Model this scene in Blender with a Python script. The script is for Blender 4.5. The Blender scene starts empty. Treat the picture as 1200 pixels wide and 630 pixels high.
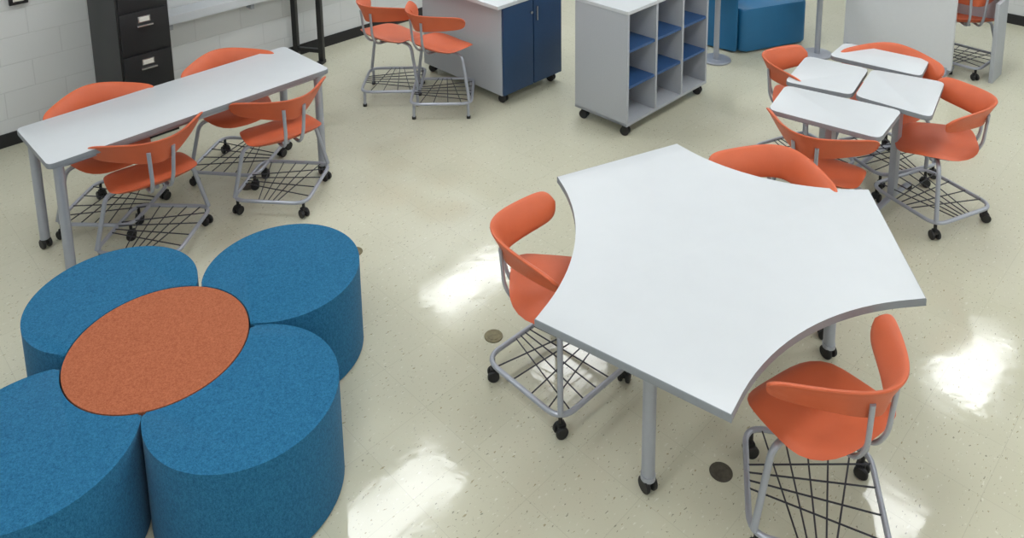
import bpy, bmesh, math, random
from mathutils import Vector, Matrix
random.seed(3)
S=bpy.context.scene
S.view_settings.view_transform='Standard'
ROOM=math.radians(44.5)
CU,SU=math.cos(ROOM),math.sin(ROOM)
def RV(u,v,z=0): return (u*CU-v*SU,u*SU+v*CU,z)

# ------------------------------------------------------------------ materials
def srgb(c):
    return tuple(((x/255)/12.92 if x/255<=0.04045 else ((x/255+0.055)/1.055)**2.4) for x in c)+(1,)
MATS={}
def mat(name,col,rough=.5,metal=0,noise=0,nscale=40,bump=0,bscale=200,coat=0,spec=.5):
    if name in MATS: return MATS[name]
    m=bpy.data.materials.new(name); m.use_nodes=True
    nt=m.node_tree; b=nt.nodes['Principled BSDF']
    b.inputs['Roughness'].default_value=rough; b.inputs['Metallic'].default_value=metal
    b.inputs['Specular IOR Level'].default_value=spec
    b.inputs['Coat Weight'].default_value=coat
    tc=nt.nodes.new('ShaderNodeTexCoord')
    n=nt.nodes.new('ShaderNodeTexNoise'); n.inputs['Scale'].default_value=nscale; n.inputs['Detail'].default_value=4
    nt.links.new(tc.outputs['Object'],n.inputs['Vector'])
    r=nt.nodes.new('ShaderNodeValToRGB')
    c=srgb(col); k=noise
    r.color_ramp.elements[0].position=.3; r.color_ramp.elements[1].position=.7
    r.color_ramp.elements[0].color=tuple(x*(1-k) for x in c[:3])+(1,)
    r.color_ramp.elements[1].color=tuple(min(1,x*(1+k)) for x in c[:3])+(1,)
    nt.links.new(n.outputs['Fac'],r.inputs['Fac']); nt.links.new(r.outputs['Color'],b.inputs['Base Color'])
    if bump:
        n2=nt.nodes.new('ShaderNodeTexNoise'); n2.inputs['Scale'].default_value=bscale; n2.inputs['Detail'].default_value=2
        nt.links.new(tc.outputs['Object'],n2.inputs['Vector'])
        bp=nt.nodes.new('ShaderNodeBump'); bp.inputs['Strength'].default_value=bump; bp.inputs['Distance'].default_value=.004
        nt.links.new(n2.outputs['Fac'],bp.inputs['Height']); nt.links.new(bp.outputs['Normal'],b.inputs['Normal'])
    MATS[name]=m; return m
mat('white_laminate',(204,208,213),.38,noise=.012,nscale=8)
mat('laminate_edge',(138,143,150),.5,noise=.03)
mat('orange_plastic',(209,100,62),.45,noise=.03,nscale=12,bump=.15,bscale=500)
mat('silver_paint',(168,172,183),.35,metal=.3,noise=.02)
mat('black_rubber',(28,28,30),.5,noise=.1)
mat('black_wire',(56,56,64),.4,metal=.3,noise=.05)
mat('grey_cabinet',(176,180,187),.5,noise=.03,nscale=120)
mat('blue_door',(36,66,104),.45,noise=.04)
mat('blue_shelf',(50,88,138),.45,noise=.04)
mat('black_steel',(30,31,34),.4,noise=.05)
mat('chrome',(190,190,190),.25,metal=.9,noise=.02)
mat('label_card',(215,212,205),.7,noise=.03)
mat('blue_vinyl',(30,104,150),.4,noise=.06,nscale=6)
mat('brass',(116,108,80),.5,metal=.3,noise=.25,nscale=60)
mat('outlet_dark',(82,78,68),.5,metal=.3,noise=.25,nscale=60)
mat('black_base',(34,34,36),.5,noise=.05)
mat('board_white',(214,217,222),.3,noise=.01)
mat('white_trim',(206,208,212),.5,noise=.02)

def fabric(name,c1,c2):
    m=bpy.data.materials.new(name); m.use_nodes=True; nt=m.node_tree; b=nt.nodes['Principled BSDF']
    b.inputs['Roughness'].default_value=.9; b.inputs['Specular IOR Level'].default_value=.15
    b.inputs['Sheen Weight'].default_value=.08
    tc=nt.nodes.new('ShaderNodeTexCoord')
    n=nt.nodes.new('ShaderNodeTexNoise'); n.inputs['Scale'].default_value=300; n.inputs['Detail'].default_value=3; n.inputs['Roughness'].default_value=.7
    n3=nt.nodes.new('ShaderNodeTexNoise'); n3.inputs['Scale'].default_value=110; n3.inputs['Detail'].default_value=4
    mp=nt.nodes.new('ShaderNodeMapping'); mp.inputs['Scale'].default_value=(1,1,.6)
    nt.links.new(tc.outputs['Object'],mp.inputs['Vector'])
    nt.links.new(mp.outputs['Vector'],n.inputs['Vector']); nt.links.new(mp.outputs['Vector'],n3.inputs['Vector'])
    mx=nt.nodes.new('ShaderNodeMath'); mx.operation='MULTIPLY_ADD'; mx.inputs[1].default_value=.65
    m2=nt.nodes.new('ShaderNodeMath'); m2.operation='MULTIPLY'; m2.inputs[1].default_value=.35
    nt.links.new(n3.outputs['Fac'],m2.inputs[0]); nt.links.new(n.outputs['Fac'],mx.inputs[0]); nt.links.new(m2.outputs[0],mx.inputs[2])
    r=nt.nodes.new('ShaderNodeValToRGB'); r.color_ramp.elements[0].position=.38; r.color_ramp.elements[1].position=.62
    r.color_ramp.elements[0].color=srgb(c1); r.color_ramp.elements[1].color=srgb(c2)
    nt.links.new(mx.outputs[0],r.inputs['Fac']); nt.links.new(r.outputs['Color'],b.inputs['Base Color'])
    bp=nt.nodes.new('ShaderNodeBump'); bp.inputs['Strength'].default_value=.3; bp.inputs['Distance'].default_value=.002
    nt.links.new(n.outputs['Fac'],bp.inputs['Height']); nt.links.new(bp.outputs['Normal'],b.inputs['Normal'])
    MATS[name]=m
fabric('blue_fabric',(22,84,122),(46,118,158))
fabric('orange_fabric',(150,80,52),(186,110,78))

def floor_mat():
    m=bpy.data.materials.new('vinyl_tile_floor'); m.use_nodes=True; nt=m.node_tree; b=nt.nodes['Principled BSDF']
    L=nt.links.new
    tc=nt.nodes.new('ShaderNodeTexCoord')
    br=nt.nodes.new('ShaderNodeTexBrick'); br.offset=0; br.inputs['Scale'].default_value=1
    br.inputs['Brick Width'].default_value=.305; br.inputs['Row Height'].default_value=.305
    br.inputs['Mortar Size'].default_value=.001; br.inputs['Mortar Smooth'].default_value=.1
    br.inputs['Color1'].default_value=srgb((205,203,183)); br.inputs['Color2'].default_value=srgb((202,200,179))
    br.inputs['Mortar'].default_value=srgb((188,186,166))
    L(tc.outputs['Object'],br.inputs['Vector'])
    def flecks(scale,th,rot):
        mp=nt.nodes.new('ShaderNodeMapping'); mp.inputs['Scale'].default_value=(scale,scale*2.4,1); mp.inputs['Rotation'].default_value=(0,0,rot)
        L(tc.outputs['Object'],mp.inputs['Vector'])
        nz=nt.nodes.new('ShaderNodeTexNoise'); nz.inputs['Scale'].default_value=1.0; nz.inputs['Detail'].default_value=3
        L(mp.outputs['Vector'],nz.inputs['Vector'])
        g=nt.nodes.new('ShaderNodeMath'); g.operation='GREATER_THAN'; g.inputs[1].default_value=th
        L(nz.outputs['Fac'],g.inputs[0]); return g
    f1=flecks(38,.682,.4); f2=flecks(44,.682,1.9); f3=flecks(34,.67,2.7)
    mx1=nt.nodes.new('ShaderNodeMixRGB'); mx1.inputs[2].default_value=srgb((164,156,128)); L(f1.outputs[0],mx1.inputs[0]); L(br.outputs['Color'],mx1.inputs[1])
    mx2=nt.nodes.new('ShaderNodeMixRGB'); mx2.inputs[2].default_value=srgb((148,146,130)); L(f2.outputs[0],mx2.inputs[0]); L(mx1.outputs[0],mx2.inputs[1])
    mx3=nt.nodes.new('ShaderNodeMixRGB'); mx3.inputs[2].default_value=srgb((216,215,200)); L(f3.outputs[0],mx3.inputs[0]); L(mx2.outputs[0],mx3.inputs[1])
    L(mx3.outputs[0],b.inputs['Base Color'])
    n=nt.nodes.new('ShaderNodeTexNoise'); n.inputs['Scale'].default_value=5; n.inputs['Detail'].default_value=8
    L(tc.outputs['Object'],n.inputs['Vector'])
    mr=nt.nodes.new('ShaderNodeMapRange'); mr.inputs['From Min'].default_value=.3; mr.inputs['From Max'].default_value=.7
    mr.inputs['To Min'].default_value=.04; mr.inputs['To Max'].default_value=.15
    L(n.outputs['Fac'],mr.inputs['Value']); L(mr.outputs['Result'],b.inputs['Roughness'])
    n2=nt.nodes.new('ShaderNodeTexNoise'); n2.inputs['Scale'].default_value=16; n2.inputs['Detail'].default_value=3
    L(tc.outputs['Object'],n2.inputs['Vector'])
    bp=nt.nodes.new('ShaderNodeBump'); bp.inputs['Strength'].default_value=.06; bp.inputs['Distance'].default_value=.01
    L(n2.outputs['Fac'],bp.inputs['Height']); L(bp.outputs['Normal'],b.inputs['Normal'])
    b.inputs['Specular IOR Level'].default_value=.45
    MATS['floor']=m
floor_mat()
def block_mat(name,c,w,h,mortar,off=.5):
    m=bpy.data.materials.new(name); m.use_nodes=True; nt=m.node_tree; b=nt.nodes['Principled BSDF']; L=nt.links.new
    tc=nt.nodes.new('ShaderNodeTexCoord'); sp=nt.nodes.new('ShaderNodeSeparateXYZ'); cb=nt.nodes.new('ShaderNodeCombineXYZ')
    ad=nt.nodes.new('ShaderNodeMath'); ad.operation='ADD'
    L(tc.outputs['Object'],sp.inputs[0]); L(sp.outputs['X'],ad.inputs[0]); L(sp.outputs['Y'],ad.inputs[1])
    L(ad.outputs[0],cb.inputs['X']); L(sp.outputs['Z'],cb.inputs['Y'])
    br=nt.nodes.new('ShaderNodeTexBrick'); br.offset=off; br.inputs['Scale'].default_value=1
    br.inputs['Brick Width'].default_value=w; br.inputs['Row Height'].default_value=h; br.inputs['Mortar Size'].default_value=.006
    br.inputs['Mortar Smooth'].default_value=.8
    br.inputs['Color1'].default_value=srgb(c); br.inputs['Color2'].default_value=srgb(tuple(x-3 for x in c)); br.inputs['Mortar'].default_value=srgb(mortar)
    L(cb.outputs[0],br.inputs['Vector']); L(br.outputs['Color'],b.inputs['Base Color'])
    b.inputs['Roughness'].default_value=.45
    bp=nt.nodes.new('ShaderNodeBump'); bp.invert=True; bp.inputs['Strength'].default_value=.3; bp.inputs['Distance'].default_value=.004
    L(br.outputs['Fac'],bp.inputs['Height']); L(bp.outputs['Normal'],b.inputs['Normal'])
    MATS[name]=m
block_mat('painted_block',(216,218,219),.40,.20,(205,207,208))
def ceil_mat():
    m=bpy.data.materials.new('ceiling_tile'); m.use_nodes=True; nt=m.node_tree; b=nt.nodes['Principled BSDF']; L=nt.links.new
    tc=nt.nodes.new('ShaderNodeTexCoord'); br=nt.nodes.new('ShaderNodeTexBrick'); br.offset=0
    br.inputs['Scale'].default_value=1; br.inputs['Brick Width'].default_value=.61; br.inputs['Row Height'].default_value=.61; br.inputs['Mortar Size'].default_value=.012
    br.inputs['Color1'].default_value=srgb((228,229,228)); br.inputs['Color2'].default_value=srgb((224,225,224)); br.inputs['Mortar'].default_value=srgb((245,245,245))
    L(tc.outputs['Object'],br.inputs['Vector']); L(br.outputs['Color'],b.inputs['Base Color']); b.inputs['Roughness'].default_value=.9
    MATS['ceiling']=m
ceil_mat()
def emis(name,s,c=(.955,.985,1,1)):
    m=bpy.data.materials.new(name); m.use_nodes=True; nt=m.node_tree; b=nt.nodes['Principled BSDF']
    b.inputs['Emission Color'].default_value=c; b.inputs['Emission Strength'].default_value=s
    MATS[name]=m
emis('lamp_lens',11.5)

# ------------------------------------------------------------------ mesh builder
class MB:
    def __init__(s): s.v=[];s.f=[];s.m=[];s.names=[]
    def mi(s,n):
        if n not in s.names: s.names.append(n)
        return s.names.index(n)
    def add(s,vs,fs,m,ms=None):
        o=len(s.v); s.v+= [tuple(x) for x in vs]
        for k,f in enumerate(fs):
            s.f.append([i+o for i in f]); s.m.append(s.mi(m if ms is None else ms[k]))
    def frombm(s,bm,m,ms=None):
        bm.verts.index_update()
        s.add([v.co.copy() for v in bm.verts],[[v.index for v in f.verts] for f in bm.faces],m,ms); bm.free()
    def box(s,c,d,m,bev=0,rot=0,M=None):
        bm=bmesh.new(); bmesh.ops.create_cube(bm,size=1)
        for v in bm.verts: v.co=Vector((v.co.x*d[0],v.co.y*d[1],v.co.z*d[2]))
        if bev: bmesh.ops.bevel(bm,geom=bm.edges[:],offset=bev,segments=2,affect='EDGES',profile=.7)
        T=Matrix.Translation(c)@Matrix.Rotation(rot,4,'Z')
        if M is not None: T=Matrix.Translation(c)@M
        for v in bm.verts: v.co=T@v.co
        s.frombm(bm,m)
    def cyl(s,p0,p1,r,m,seg=20,r2=None,bev=0):
        p0=Vector(p0);p1=Vector(p1); r2=r if r2 is None else r2
        d=(p1-p0); L=d.length; q=d.to_track_quat('Z','Y')
        if bev: prof=[(0,r-bev),(bev,r),(L-bev,r2),(L,r2-bev)]
        else: prof=[(0,r),(L,r2)]
        vs=[];fs=[]
        for z,rr in prof:
            for i in range(seg):
                a=2*math.pi*i/seg; vs.append(p0+q@Vector((rr*math.cos(a),rr*math.sin(a),z)))
        n=len(prof)
        for k in range(n-1):
            for i in range(seg):
                j=(i+1)%seg; fs.append([k*seg+i,k*seg+j,(k+1)*seg+j,(k+1)*seg+i])
        fs.append(list(range(seg))[::-1]); fs.append([(n-1)*seg+i for i in range(seg)])
        s.add(vs,fs,m)
    def tube(s,pts,r,m,closed=False,seg=10,flat=1):
        pts=[Vector(p) for p in pts]; n=len(pts); vs=[];fs=[]
        up=None
        for k in range(n):
            if closed: t=pts[(k+1)%n]-pts[k-1]
            else: t=pts[min(k+1,n-1)]-pts[max(k-1,0)]
            t.normalize()
            if up is None:
                up=Vector((0,0,1)) if abs(t.z)<.9 else Vector((0,1,0))
            side=t.cross(up)
            if side.length<1e-4: side=t.cross(Vector((1,0,0)))
            side.normalize(); up=side.cross(t).normalized()
            for i in range(seg):
                a=2*math.pi*i/seg; vs.append(pts[k]+side*(r*math.cos(a))+up*(r*flat*math.sin(a)))
        K=n if closed else n-1
        for k in range(K):
            for i in range(seg):
                j=(i+1)%seg; k2=(k+1)%n
                fs.append([k*seg+i,k*seg+j,k2*seg+j,k2*seg+i])
        if not closed:
            fs.append(list(range(seg))[::-1]); fs.append([(n-1)*seg+i for i in range(seg)])
        s.add(vs,fs,m)
    def prism(s,out,z0,z1,m,side=None,bev=0,seg=2,bottom=None):
        A=sum(out[i][0]*out[(i+1)%len(out)][1]-out[(i+1)%len(out)][0]*out[i][1] for i in range(len(out)))
        if A<0: out=out[::-1]
        bm=bmesh.new()
        lo=[bm.verts.new((x,y,z0)) for x,y in out]; hi=[bm.verts.new((x,y,z1)) for x,y in out]
        n=len(out)
        bm.faces.new(lo[::-1]); bm.faces.new(hi)
        for i in range(n): bm.faces.new([lo[i],lo[(i+1)%n],hi[(i+1)%n],hi[i]])
        if bev:
            top=[e for e in bm.edges if (e.verts[0].co.z==e.verts[1].co.z)]
            bmesh.ops.bevel(bm,geom=top,offset=bev,segments=seg,affect='EDGES',profile=.5)
        bm.normal_update()
        ms=None
        if side: ms=[m if abs(f.normal.z)>.98 else side for f in bm.faces]
        s.frombm(bm,m,ms)
    def build(s,name,loc=(0,0,0),rot=0,angle=35,share=None):
        me=bpy.data.meshes.new(name+'_mesh'); me.from_pydata(s.v,[],s.f)
        for n in s.names: me.materials.append(MATS[n])
        me.polygons.foreach_set('material_index',s.m)
        me.polygons.foreach_set('use_smooth',[True]*len(s.f))
        me.update(); me.validate()
        me.set_sharp_from_angle(angle=math.radians(angle))
        return place(name,me,loc,rot)
def place(name,me,loc=(0,0,0),rot=0):
    o=bpy.data.objects.new(name,me); bpy.context.collection.objects.link(o)
    o.location=loc; o.rotation_euler=(0,0,rot); return o
def rpoly(P,r,closed=True,seg=6):
    P=[Vector(p) for p in P]; n=len(P); out=[]
    for i in range(n):
        if not closed and i in (0,n-1): out.append(P[i]); continue
        a=P[i-1];b=P[i];c=P[(i+1)%n]
        d1=(a-b);d2=(c-b); rr=min(r,d1.length*.45,d2.length*.45)
        p=b+d1.normalized()*rr; q=b+d2.normalized()*rr
        for k in range(seg+1):
            t=k/seg; out.append(p*(1-t)**2+b*2*t*(1-t)+q*t*t)
    return out
def caster(mb,x,y,ztop,ang=0,r=.027):
    c,s_=math.cos(ang),math.sin(ang)
    for k in (-1,1):
        a=Vector((x+c*k*.008,y+s_*k*.008,r)); b=Vector((x+c*k*.026,y+s_*k*.026,r))
        mb.cyl(a,b,r,'black_rubber',seg=18,bev=.004)
    mb.cyl((x-c*.01,y-s_*.01,r),(x+c*.01,y+s_*.01,r),.012,'black_rubber',seg=10)
    mb.box((x-s_*.004,y+c*.004,r+.022),(.03,.034,.024),'black_rubber',bev=.006,rot=ang)
    mb.cyl((x,y,r+.02),(x,y,ztop),.009,'black_rubber',seg=10)

# ------------------------------------------------------------------ room
U0,U1,V0,V1,HC=-3.2,8.85,-5.2,6.42,3.05
r=MB(); r.box(((U0+U1)/2,(V0+V1)/2,-.05),(U1-U0+.4,V1-V0+.4,.1),'floor'); r.build('floor',rot=ROOM)
r=MB(); r.box(((U0+U1)/2,(V0+V1)/2,HC+.05),(U1-U0+.4,V1-V0+.4,.1),'ceiling'); r.build('ceiling',rot=ROOM)
def wall(nm,c,d):
    r=MB(); r.box(c,d,'painted_block'); r.build(nm,rot=ROOM)
wall('wall_left',((U0+U1)/2,V1+.06,HC/2),(U1-U0,.12,HC))
wall('wall_back',(U1+.06,(V0+V1)/2,HC/2),(.12,V1-V0+.24,HC))
wall('wall_right',((U0+U1)/2,V0-.06,HC/2),(U1-U0,.12,HC))
wall('wall_front',(U0-.06,(V0+V1)/2,HC/2),(.12,V1-V0+.24,HC))
r=MB(); r.box(((U0+U1)/2,V1-.006,.05),(U1-U0,.012,.10),'black_base',bev=.003); r.build('baseboard_left',rot=ROOM)
r=MB(); r.box((U1-.006,(V0+V1)/2,.05),(.012,V1-V0-.03,.10),'black_base',bev=.003); r.build('baseboard_back',rot=ROOM)
r=MB(); r.box(((U0+U1)/2,V0+.006,.05),(U1-U0,.012,.10),'black_base',bev=.003); r.build('baseboard_right',rot=ROOM)
LT=[(u,v) for u in (-2.0,.6,3.0,5.3,7.7) for v in (4.45,1.75,-.95,-3.6)]+[(5.2,6.02)]
for u,v in LT:
        t=MB()
        t.box((0,0,-.002),(1.10,.50,.012),'lamp_lens')
        for sx in (-1,1): t.box((sx*.58,0,-.008),(.06,.62,.03),'white_trim')
        for sy in (-1,1): t.box((0,sy*.28,-.008),(1.2,.06,.03),'white_trim')
        t.build('ceiling_light',loc=RV(u,v,HC-.008),rot=ROOM)

# ------------------------------------------------------------------ chair
def chair_mesh(name,seat=.46,casters=True):
    mb=MB(); N=64
    rings=10; M=40
    def seatz(x,y):
        z=seat-.012+ .03*(abs(x)/.22)**2*.6
        if y<-.05: z+= .9*(-.05-y)**2*2.2
        if y>.08: z-= 1.1*(y-.08)**2*1.6
        return z
    vs=[];fs=[]
    def P(k,i,sgn):
        rr=k/rings; a=2*math.pi*i/M
        c,s_=math.cos(a),math.sin(a); n=3.2
        q=(abs(c)**n+abs(s_)**n)**(-1/n)
        w=.23-.02*s_; x=w*q*c*rr; y=.215*q*s_*rr
        e=math.sqrt(max(0,1-rr**6))
        return (x,y,seatz(x,y)+sgn*.014*e-.004)
    for sgn in (1,-1):
        base=len(vs); vs.append(P(0,0,sgn))
        for k in range(1,rings+1):
            for i in range(M): vs.append(P(k,i,sgn))
        for i in range(M):
            j=(i+1)%M; f=[base,base+1+i,base+1+j]; fs.append(f if sgn>0 else f[::-1])
            for k in range(rings-1):
                a=base+1+k*M; f=[a+i,a+M+i,a+M+j,a+j]; fs.append(f if sgn>0 else f[::-1])
    mb.add(vs,fs,'orange_plastic')
    T=64; C=16; vs=[];fs=[]
    dz=seat-.46
    for k in range(T+1):
        s_=-1+2*k/T; t=math.sin(s_*math.pi/2)
        X0=.295*t; e0=.12; kk=1.24
        cx,cy=X0,-.255+kk*(math.sqrt(X0*X0+e0*e0)-e0)
        dy=kk*X0/math.sqrt(X0*X0+e0*e0)
        nrm=Vector((dy,-1,0)).normalized()
        e=max(0,1-abs(t)**16)**.5
        half=(.080-.012*abs(t)**1.5)*e+.002
        cz=.700+dz
        tilt=math.radians(20+12*abs(t))
        wd=Vector((nrm.x*math.sin(tilt),nrm.y*math.sin(tilt),math.cos(tilt)))
        th=Vector((nrm.x*math.cos(tilt),nrm.y*math.cos(tilt),-math.sin(tilt)))
        for i in range(C):
            b=2*math.pi*i/C; cb,sb=math.cos(b),math.sin(b)
            X=math.copysign(abs(cb)**.5,cb); Y=math.copysign(abs(sb)**.8,sb)
            vs.append(Vector((cx,cy,cz))+wd*(half*X)+th*(.0105*(.3+.7*e)*Y+.012*X*X))
    for k in range(T):
        for i in range(C):
            j=(i+1)%C; fs.append([k*C+i,k*C+j,(k+1)*C+j,(k+1)*C+i])
    fs.append(list(range(C))[::-1]); fs.append([T*C+i for i in range(C)])
    mb.add(vs,fs,'orange_plastic')
    for sx in (-1,1):
        pts=rpoly([(sx*.05,.05,seat-.035),(sx*.05,-.19,seat-.03),(sx*.055,-.235,seat+.05),(sx*.065,-.250,seat+.24)],.05,False)
        mb.tube(pts,.011,'silver_paint',seg=10,flat=.8)
    zr=.105 if casters else .13
    R=.33
    for sx in (-1,1):
        mb.tube(rpoly([(sx*.02,.0,seat-.045),(sx*.235,0,seat-.045),(sx*(R-.02),0,zr+.01)],.05,False,8),.0125,'silver_paint',seg=12)
    mb.box((0,0,seat-.035),(.30,.12,.016),'silver_paint',bev=.004)
    mb.tube([(0,-.12,seat-.04),(0,.14,seat-.04)],.012,'silver_paint')
    ring=rpoly([(R,0,zr),(0,R,zr),(-R,0,zr),(0,-R,zr)],.085,True,7)
    mb.tube(ring,.0115,'silver_paint',closed=True,seg=10)
    def edge(q,s_):
        A=[Vector((R,0,zr)),Vector((0,R,zr)),Vector((-R,0,zr)),Vector((0,-R,zr))]
        return A[q]*(1-s_)+A[(q+1)%4]*s_
    # two crossing fans of thin wire, spreading toward the ring edges
    for s1,s2 in ((.14,.40),(.32,.46),(.50,.52),(.68,.58),(.86,.64)):
        mb.tube([edge(0,s1),edge(2,1-s2)],.0034,'black_wire',seg=6)
    for s1,s2 in ((.40,.16),(.47,.38),(.54,.62),(.61,.84)):
        mb.tube([edge(1,s1)+Vector((0,0,.005)),edge(3,1-s2)+Vector((0,0,.005))],.0034,'black_wire',seg=6)
    Rc=R-.035
    for x,y,a in ((Rc,0,.4),(0,Rc,1.2),(-Rc,0,2.0),(0,-Rc,.1)):
        if casters: caster(mb,x,y,zr,a)
        else:
            mb.cyl((x,y,.012),(x*.99,y*.99,zr),.011,'silver_paint',seg=12)
            mb.cyl((x,y,0),(x,y,.02),.016,'black_rubber',seg=12)
    return mb.build(name)
CH=[(-2.08,4.20,132),(-1.48,4.69,129),(-2.45,4.48,-48),(-1.87,5.02,-53),
    (.18,3.165,-2),(1.22,3.57,236),(1.08,2.515,121),
    (1.71,4.15,48),(1.92,4.94,-20),(2.50,4.43,158),(2.45,4.94,-118),RV(7.36,1.99)[:2]+(85,)]
first=None
for x,y,a in CH:
    rot=math.radians(a-90)
    if first is None:
        first=chair_mesh('desk_chair'); first.location=(x,y,0); first.rotation_euler=(0,0,rot)
    else: place('desk_chair',first.data,(x,y,0),rot)
ST=[(-.98,6.17,45),(-.565,5.94,45)]
st=None
for x,y,a in ST:
    rot=math.radians(a-90)
    if st is None:
        st=chair_mesh('counter_stool',.53,False); st.location=(x,y,0); st.rotation_euler=(0,0,rot)
    else: place('counter_stool',st.data,(x,y,0),rot)

# ------------------------------------------------------------------ star table
A=[(.20,3.61),(.85,3.92),(1.66,3.46),(1.55,2.71),(.67,2.19),(.06,2.63)]
cx,cy=.83,3.09
def arc(p,q,sag,n=20):
    p=Vector(p);q=Vector(q);m=(p+q)/2;d=(Vector((cx,cy))-m).normalized()
    L=(q-p).length; nd=Vector((-(q-p).y,(q-p).x)).normalized()
    if nd.dot(d)<0: nd=-nd
    R=(L*L/4+sag*sag)/(2*sag); c=m-nd*(R-sag)
    a0=math.atan2(p.y-c.y,p.x-c.x); a1=math.atan2(q.y-c.y,q.x-c.x)
    da=(a1-a0+math.pi)%(2*math.pi)-math.pi
    return [(c.x+R*math.cos(a0+da*k/n),c.y+R*math.sin(a0+da*k/n)) for k in range(n+1)]
out=[]
out+=arc(A[1],A[2],.13)+arc(A[3],A[4],.13)+arc(A[5],A[0],.12)
out=[(x-cx,y-cy) for x,y in out]
mb=MB(); mb.prism(out,.708,.74,'white_laminate','laminate_edge',bev=.003)
legs=[(.49-cx,2.62-cy),(1.44-cx,3.28-cy),(.47-cx,3.55-cy)]
for lx,ly in legs:
    mb.cyl((lx,ly,.06),(lx,ly,.70),.026,'silver_paint',seg=24)
    mb.cyl((lx,ly,.698),(lx,ly,.708),.055,'silver_paint',seg=24)
    mb.cyl((lx,ly,.055),(lx,ly,.075),.029,'silver_paint',seg=24)
    caster(mb,lx,ly,.07,.5,r=.032)
for i in range(3):
    c=Vector((0,0,.69)); mb.tube([Vector(legs[i]+(.69,)),c],.014,'silver_paint')
mb.build('concave_hexagon_table',loc=(cx,cy,0))

# ------------------------------------------------------------------ rectangular table
mb=MB(); ang=math.radians(45.2); L,W=1.67,.575
mb.prism([tuple(p)[:2] for p in rpoly([(-L/2,-W/2,0),(L/2,-W/2,0),(L/2,W/2,0),(-L/2,W/2,0)],.03)],.71,.74,'white_laminate','laminate_edge',bev=.003)
for sx in (-1,1):
    for sy in (-1,1):
        x,y=sx*(L/2-.06),sy*(W/2-.055)
        mb.cyl((x,y,.06),(x,y,.71),.026,'silver_paint',seg=20)
        mb.cyl((x,y,.70),(x,y,.71),.05,'silver_paint',seg=20)
        caster(mb,x,y,.07,.8*sx+sy,r=.03)
    mb.box((sx*(L/2-.06),0,.695),(.03,W-.12,.03),'silver_paint')
for sy in (-1,1): mb.box((0,sy*(W/2-.055),.695),(L-.14,.025,.03),'silver_paint')
mb.build('rectangular_table',loc=(-2.005,4.58,0),rot=ang)

# ------------------------------------------------------------------ ottomans
OC=(-1.475,2.905); RO=.352; HO=.43
def disc(c,r,n=96): return [(c[0]+r*math.cos(2*math.pi*i/n),c[1]+r*math.sin(2*math.pi*i/n)) for i in range(n)]
mb=MB(); mb.prism(disc((0,0),RO),.01,HO,'orange_fabric',bev=.016,seg=4)
for a in range(4): mb.cyl((.25*math.cos(a*1.57),.25*math.sin(a*1.57),0),(.25*math.cos(a*1.57),.25*math.sin(a*1.57),.012),.02,'black_rubber')
mb.build('round_ottoman',loc=(OC[0],OC[1],0),angle=50)
for bx,by in ((-1.808,3.205),(-1.098,3.372),(-1.045,2.655),(-1.722,2.44)):
    Rb=.355; d=Vector((OC[0]-bx,OC[1]-by)); D=d.length; dirn=math.atan2(d.y,d.x); Rg=RO+.006
    ca=(D*D+Rb*Rb-Rg*Rg)/(2*D*Rb); al=math.acos(ca)
    cb=(D*D+Rg*Rg-Rb*Rb)/(2*D*Rg); be=math.acos(cb)
    o=[]
    n=80
    for i in range(n+1):
        a=dirn+al+(2*math.pi-2*al)*i/n; o.append((Rb*math.cos(a),Rb*math.sin(a)))
    back=dirn+math.pi
    for i in range(1,40):
        a=back+be-(2*be)*i/40; o.append((d.x+Rg*math.cos(a),d.y+Rg*math.sin(a)))
    mb=MB(); mb.prism(o,.01,HO,'blue_fabric',bev=.014,seg=4)
    for k in (-1,0,1):
        a=dirn+math.pi+k*1.0; mb.cyl((.22*math.cos(a),.22*math.sin(a),0),(.22*math.cos(a),.22*math.sin(a),.012),.02,'black_rubber')
    mb.build('petal_ottoman',loc=(bx,by,0),angle=50)

# ------------------------------------------------------------------ cubby bookcase
mb=MB(); LW,DP,HB=1.05,.49,.96; z0=.09; t=.022
mb.box((LW/2,DP/2,z0+t/2),(LW,DP,t),'grey_cabinet',bev=.001)
mb.box((LW/2,DP/2,HB-.0125),(LW+.01,DP+.01,.025),'white_laminate',bev=.002)
mb.box((LW/2,DP-.01,(z0+HB)/2),(LW-.01,.018,HB-z0-.03),'grey_cabinet')
for i in range(4):
    x=i*(LW-t)/3+t/2; mb.box((x,DP/2,(z0+HB-.025)/2),(t,DP-.002,HB-.027-z0),'grey_cabinet',bev=.001)
ih=(HB-.025-z0-t)/3
for k in (1,2):
    for i in range(3):
        x=(i+.5)*(LW-t)/3+t/2; mb.box((x,DP/2-.005,z0+t+ih*k-.01),((LW-t)/3-t,DP-.03,.02),'blue_shelf')
for x in (.05,LW-.05):
    for y in (.05,DP-.05): caster(mb,x,y,z0+.002,.3,r=.034)
mb.build('cubby_bookcase',loc=(.80,5.37,0),rot=ROOM)

# ------------------------------------------------------------------ mobile cabinet w/ blue doors
mb=MB(); LW,DP,HB=.68,.98,.84; z0=.08
mb.box((LW/2,DP/2,(z0+HB-.03)/2),(LW,DP,HB-.03-z0),'grey_cabinet',bev=.002)
mb.box((LW/2-.02,DP/2,HB-.015),(LW+.08,DP+.06,.03),'white_laminate',bev=.003)
for i in range(2):
    w=LW/2-.012; x=(i+.5)*LW/2
    mb.box((x,-.011,(z0+HB-.03)/2),(w,.02,HB-.03-z0-.015),'blue_door',bev=.002)
mb.cyl((LW/2-.03,-.02,.70),(LW/2-.03,-.035,.70),.012,'chrome')
mb.box((LW/2+.035,-.03,.68),(.01,.012,.12),'chrome',bev=.002)
for x in (.06,LW-.06):
    for y in (.05,DP-.05): caster(mb,x,y,z0+.002,.3,r=.034)
mb.build('storage_cabinet',loc=(-.10,5.93,0),rot=ROOM)

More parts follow.
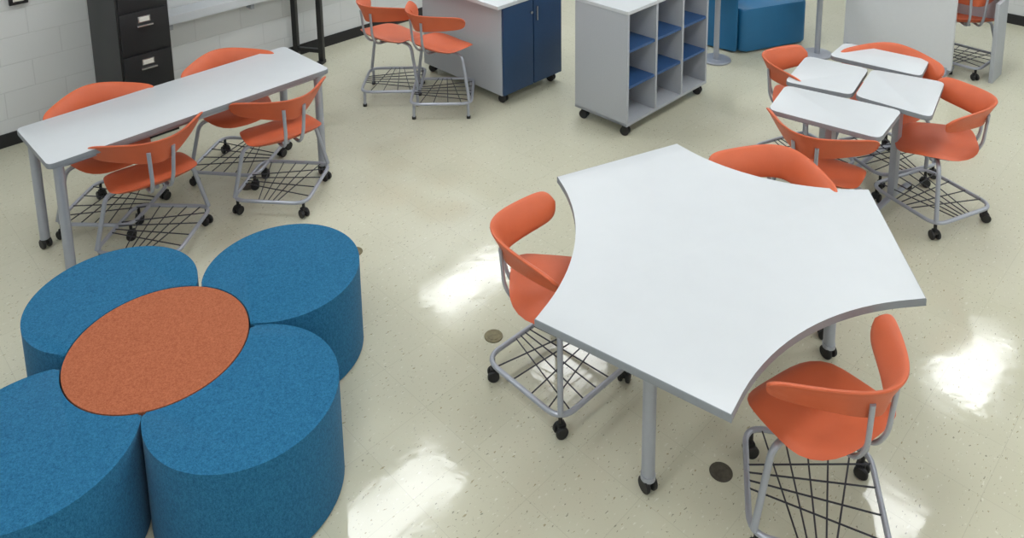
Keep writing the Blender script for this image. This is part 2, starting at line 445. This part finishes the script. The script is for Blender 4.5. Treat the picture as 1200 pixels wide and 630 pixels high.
# ------------------------------------------------------------------ filing cabinet
mb=MB(); W_,D_,H_=.36,.62,1.32
mb.box((W_/2,D_/2,H_/2),(W_,D_,H_),'black_steel',bev=.004)
for k in range(4):
    zc=.03+.16+k*.32
    mb.box((W_/2,-.008,zc),(W_-.03,.018,.30),'black_steel',bev=.004)
    mb.box((W_/2,-.021,zc+.09),(.085,.006,.045),'chrome',bev=.001)
    mb.box((W_/2,-.025,zc+.09),(.07,.003,.032),'label_card')
    mb.box((W_/2,-.030,zc+.045),(.11,.022,.012),'chrome',bev=.003)
mb.cyl((W_-.04,-.01,H_-.05),(W_-.04,-.025,H_-.05),.012,'chrome')
mb.build('filing_cabinet',loc=RV(1.78,5.78),rot=ROOM)
mb=MB(); mb.box((0,0,.70),(1.65,.20,.07),'white_laminate',bev=.004)
for x in (-.7,0,.7): mb.box((x,.05,.63),(.03,.09,.09),'silver_paint')
mb.build('wall_counter',loc=RV(2.22+.83,6.31),rot=ROOM)
mb=MB(); mb.box((0,0,0),(.12,.03,.10),'black_steel',bev=.004); mb.box((0,-.017,.0),(.07,.006,.05),'label_card')
mb.build('wall_thermostat',loc=(.02+RV(1.32,6.40)[0],RV(1.32,6.40)[1],1.09),rot=ROOM)
mb=MB()
for dx in (0,.25):
    mb.box((dx,0,.95),(.045,.045,1.86),'black_steel',bev=.004)
    mb.box((dx,-.02,.02),(.05,.10,.03),'black_steel',bev=.004)
for z in (.12,.9,1.8): mb.box((.125,0,z),(.23,.035,.035),'black_steel',bev=.004)
mb.build('metal_display_stand',loc=(-1.97,6.9,0),rot=math.radians(-15))

# ------------------------------------------------------------------ lounge, pedestal tables, board
mb=MB()
mb.prism([tuple(p)[:2] for p in rpoly([(2.05,6.90,0),(2.74,7.16,0),(2.55,7.75,0),(1.9,7.5,0)],.06)],.02,.42,'blue_vinyl',bev=.02,seg=3)
mb.prism([tuple(p)[:2] for p in rpoly([(1.50,7.36,0),(2.03,6.90,0),(1.89,7.49,0),(1.56,7.9,0)],.04)],.02,.62,'blue_vinyl',bev=.02,seg=3)
mb.prism([tuple(p)[:2] for p in rpoly([(1.9,7.53,0),(2.55,7.77,0),(2.48,8.0,0),(1.8,7.76,0)],.04)],.02,.75,'blue_vinyl',bev=.02,seg=3)
mb.build('lounge_seat')
def pedestal(name,x,y,h,r):
    mb=MB(); mb.cyl((0,0,0),(0,0,.018),.13,'silver_paint',seg=40,bev=.004); mb.cyl((0,0,.018),(0,0,h-.03),.024,'silver_paint')
    mb.cyl((0,0,h-.028),(0,0,h),r,'white_laminate',seg=48,bev=.003)
    mb.build(name,loc=(x,y,0))
pedestal('pedestal_side_table',2.74,6.88,.62,.20)
pedestal('pedestal_side_table',1.80,6.78,.72,.22)
mb=MB(); mb.box((0,0,.90),(.90,.035,1.62),'board_white',bev=.006)
for x in (-.40,.40):
    mb.box((x,0,.05),(.04,.36,.03),'silver_paint',bev=.004); mb.box((x,0,.08),(.04,.036,.06),'silver_paint')
    for y in (-.15,.15): mb.cyl((x,y,0),(x,y,.04),.018,'black_rubber')
mb.build('mobile_whiteboard',loc=(3.31,6.60,0),rot=math.radians(-45.5))
mb=MB()
for y in (0,.92): mb.box((.17,y,.34),(.26,.03,.68),'grey_cabinet',bev=.002)
mb.box((.44,.46,.69),(.40,1.0,.025),'white_laminate',bev=.003); mb.box((.30,.46,.55),(.02,.86,.2),'grey_cabinet')
mb.build('computer_desk',loc=RV(7.12,1.69),rot=ROOM)

# ------------------------------------------------------------------ grouped trapezoid tables
G=[[(1.66,4.62),(2.20,4.26),(1.93,3.94),(1.45,4.30)],
   [(1.67,4.67),(1.95,5.07),(2.27,4.85),(2.0,4.47)],
   [(2.285,4.84),(2.64,4.63),(2.32,4.17),(2.015,4.46)],
   [(2.30,5.30),(2.10,5.07),(2.54,4.72),(2.72,4.97)]]
for q in G:
    mx=sum(p[0] for p in q)/4; my=sum(p[1] for p in q)/4
    mb=MB()
    mb.prism([tuple(p)[:2] for p in rpoly([(x-mx,y-my,0) for x,y in q],.045)],.712,.74,'white_laminate','laminate_edge',bev=.003)
    mb.box((0,0,.38),(.055,.04,.66),'silver_paint',bev=.006,rot=.7); mb.box((0,0,.705),(.2,.2,.012),'silver_paint',rot=.7)
    for a in (.7,.7+math.pi):
        p=Vector((math.cos(a)*.24,math.sin(a)*.24,0)); mb.tube([Vector((0,0,.05)),p+Vector((0,0,.035))],.018,'silver_paint',flat=.7)
        mb.cyl(p,p+Vector((0,0,.03)),.018,'black_rubber')
    mb.build('trapezoid_table',loc=(mx,my,0))

for x,y,m_ in ((-.12,3.44,'brass'),(.79,2.69,'outlet_dark'),(-.92,4.11,'brass'),(-1.75,4.81,'outlet_dark')):
    mb=MB(); mb.cyl((0,0,0),(0,0,.004),.045,m_,seg=32,bev=.0015); mb.cyl((0,0,.004),(0,0,.005),.028,m_,seg=24)
    mb.build('floor_outlet_cover',loc=(x,y,0))

# ------------------------------------------------------------------ world, camera
w=bpy.data.worlds.new('world'); S.world=w; w.use_nodes=True
w.node_tree.nodes['Background'].inputs[0].default_value=(.8,.85,.9,1); w.node_tree.nodes['Background'].inputs[1].default_value=.3
f,p,rr,H,cyp=942.873,.184,-.014,2.846,-130.394
cd=bpy.data.cameras.new('camera'); co=bpy.data.objects.new('camera',cd); bpy.context.collection.objects.link(co)
F=Vector((0,math.cos(p),-math.sin(p))); R0=Vector((1,0,0)); Up0=Vector((0,math.sin(p),math.cos(p)))
Rt=R0*math.cos(rr)+Up0*math.sin(rr); Up=-R0*math.sin(rr)+Up0*math.cos(rr)
Mx=Matrix((Rt,Up,-F)).transposed().to_4x4(); Mx.translation=(0,0,H)
co.matrix_world=Mx
cd.sensor_width=36; cd.sensor_fit='HORIZONTAL'; cd.lens=f/1200*36; cd.shift_y=-(315-cyp)/1200
cd.clip_start=.05
S.camera=co
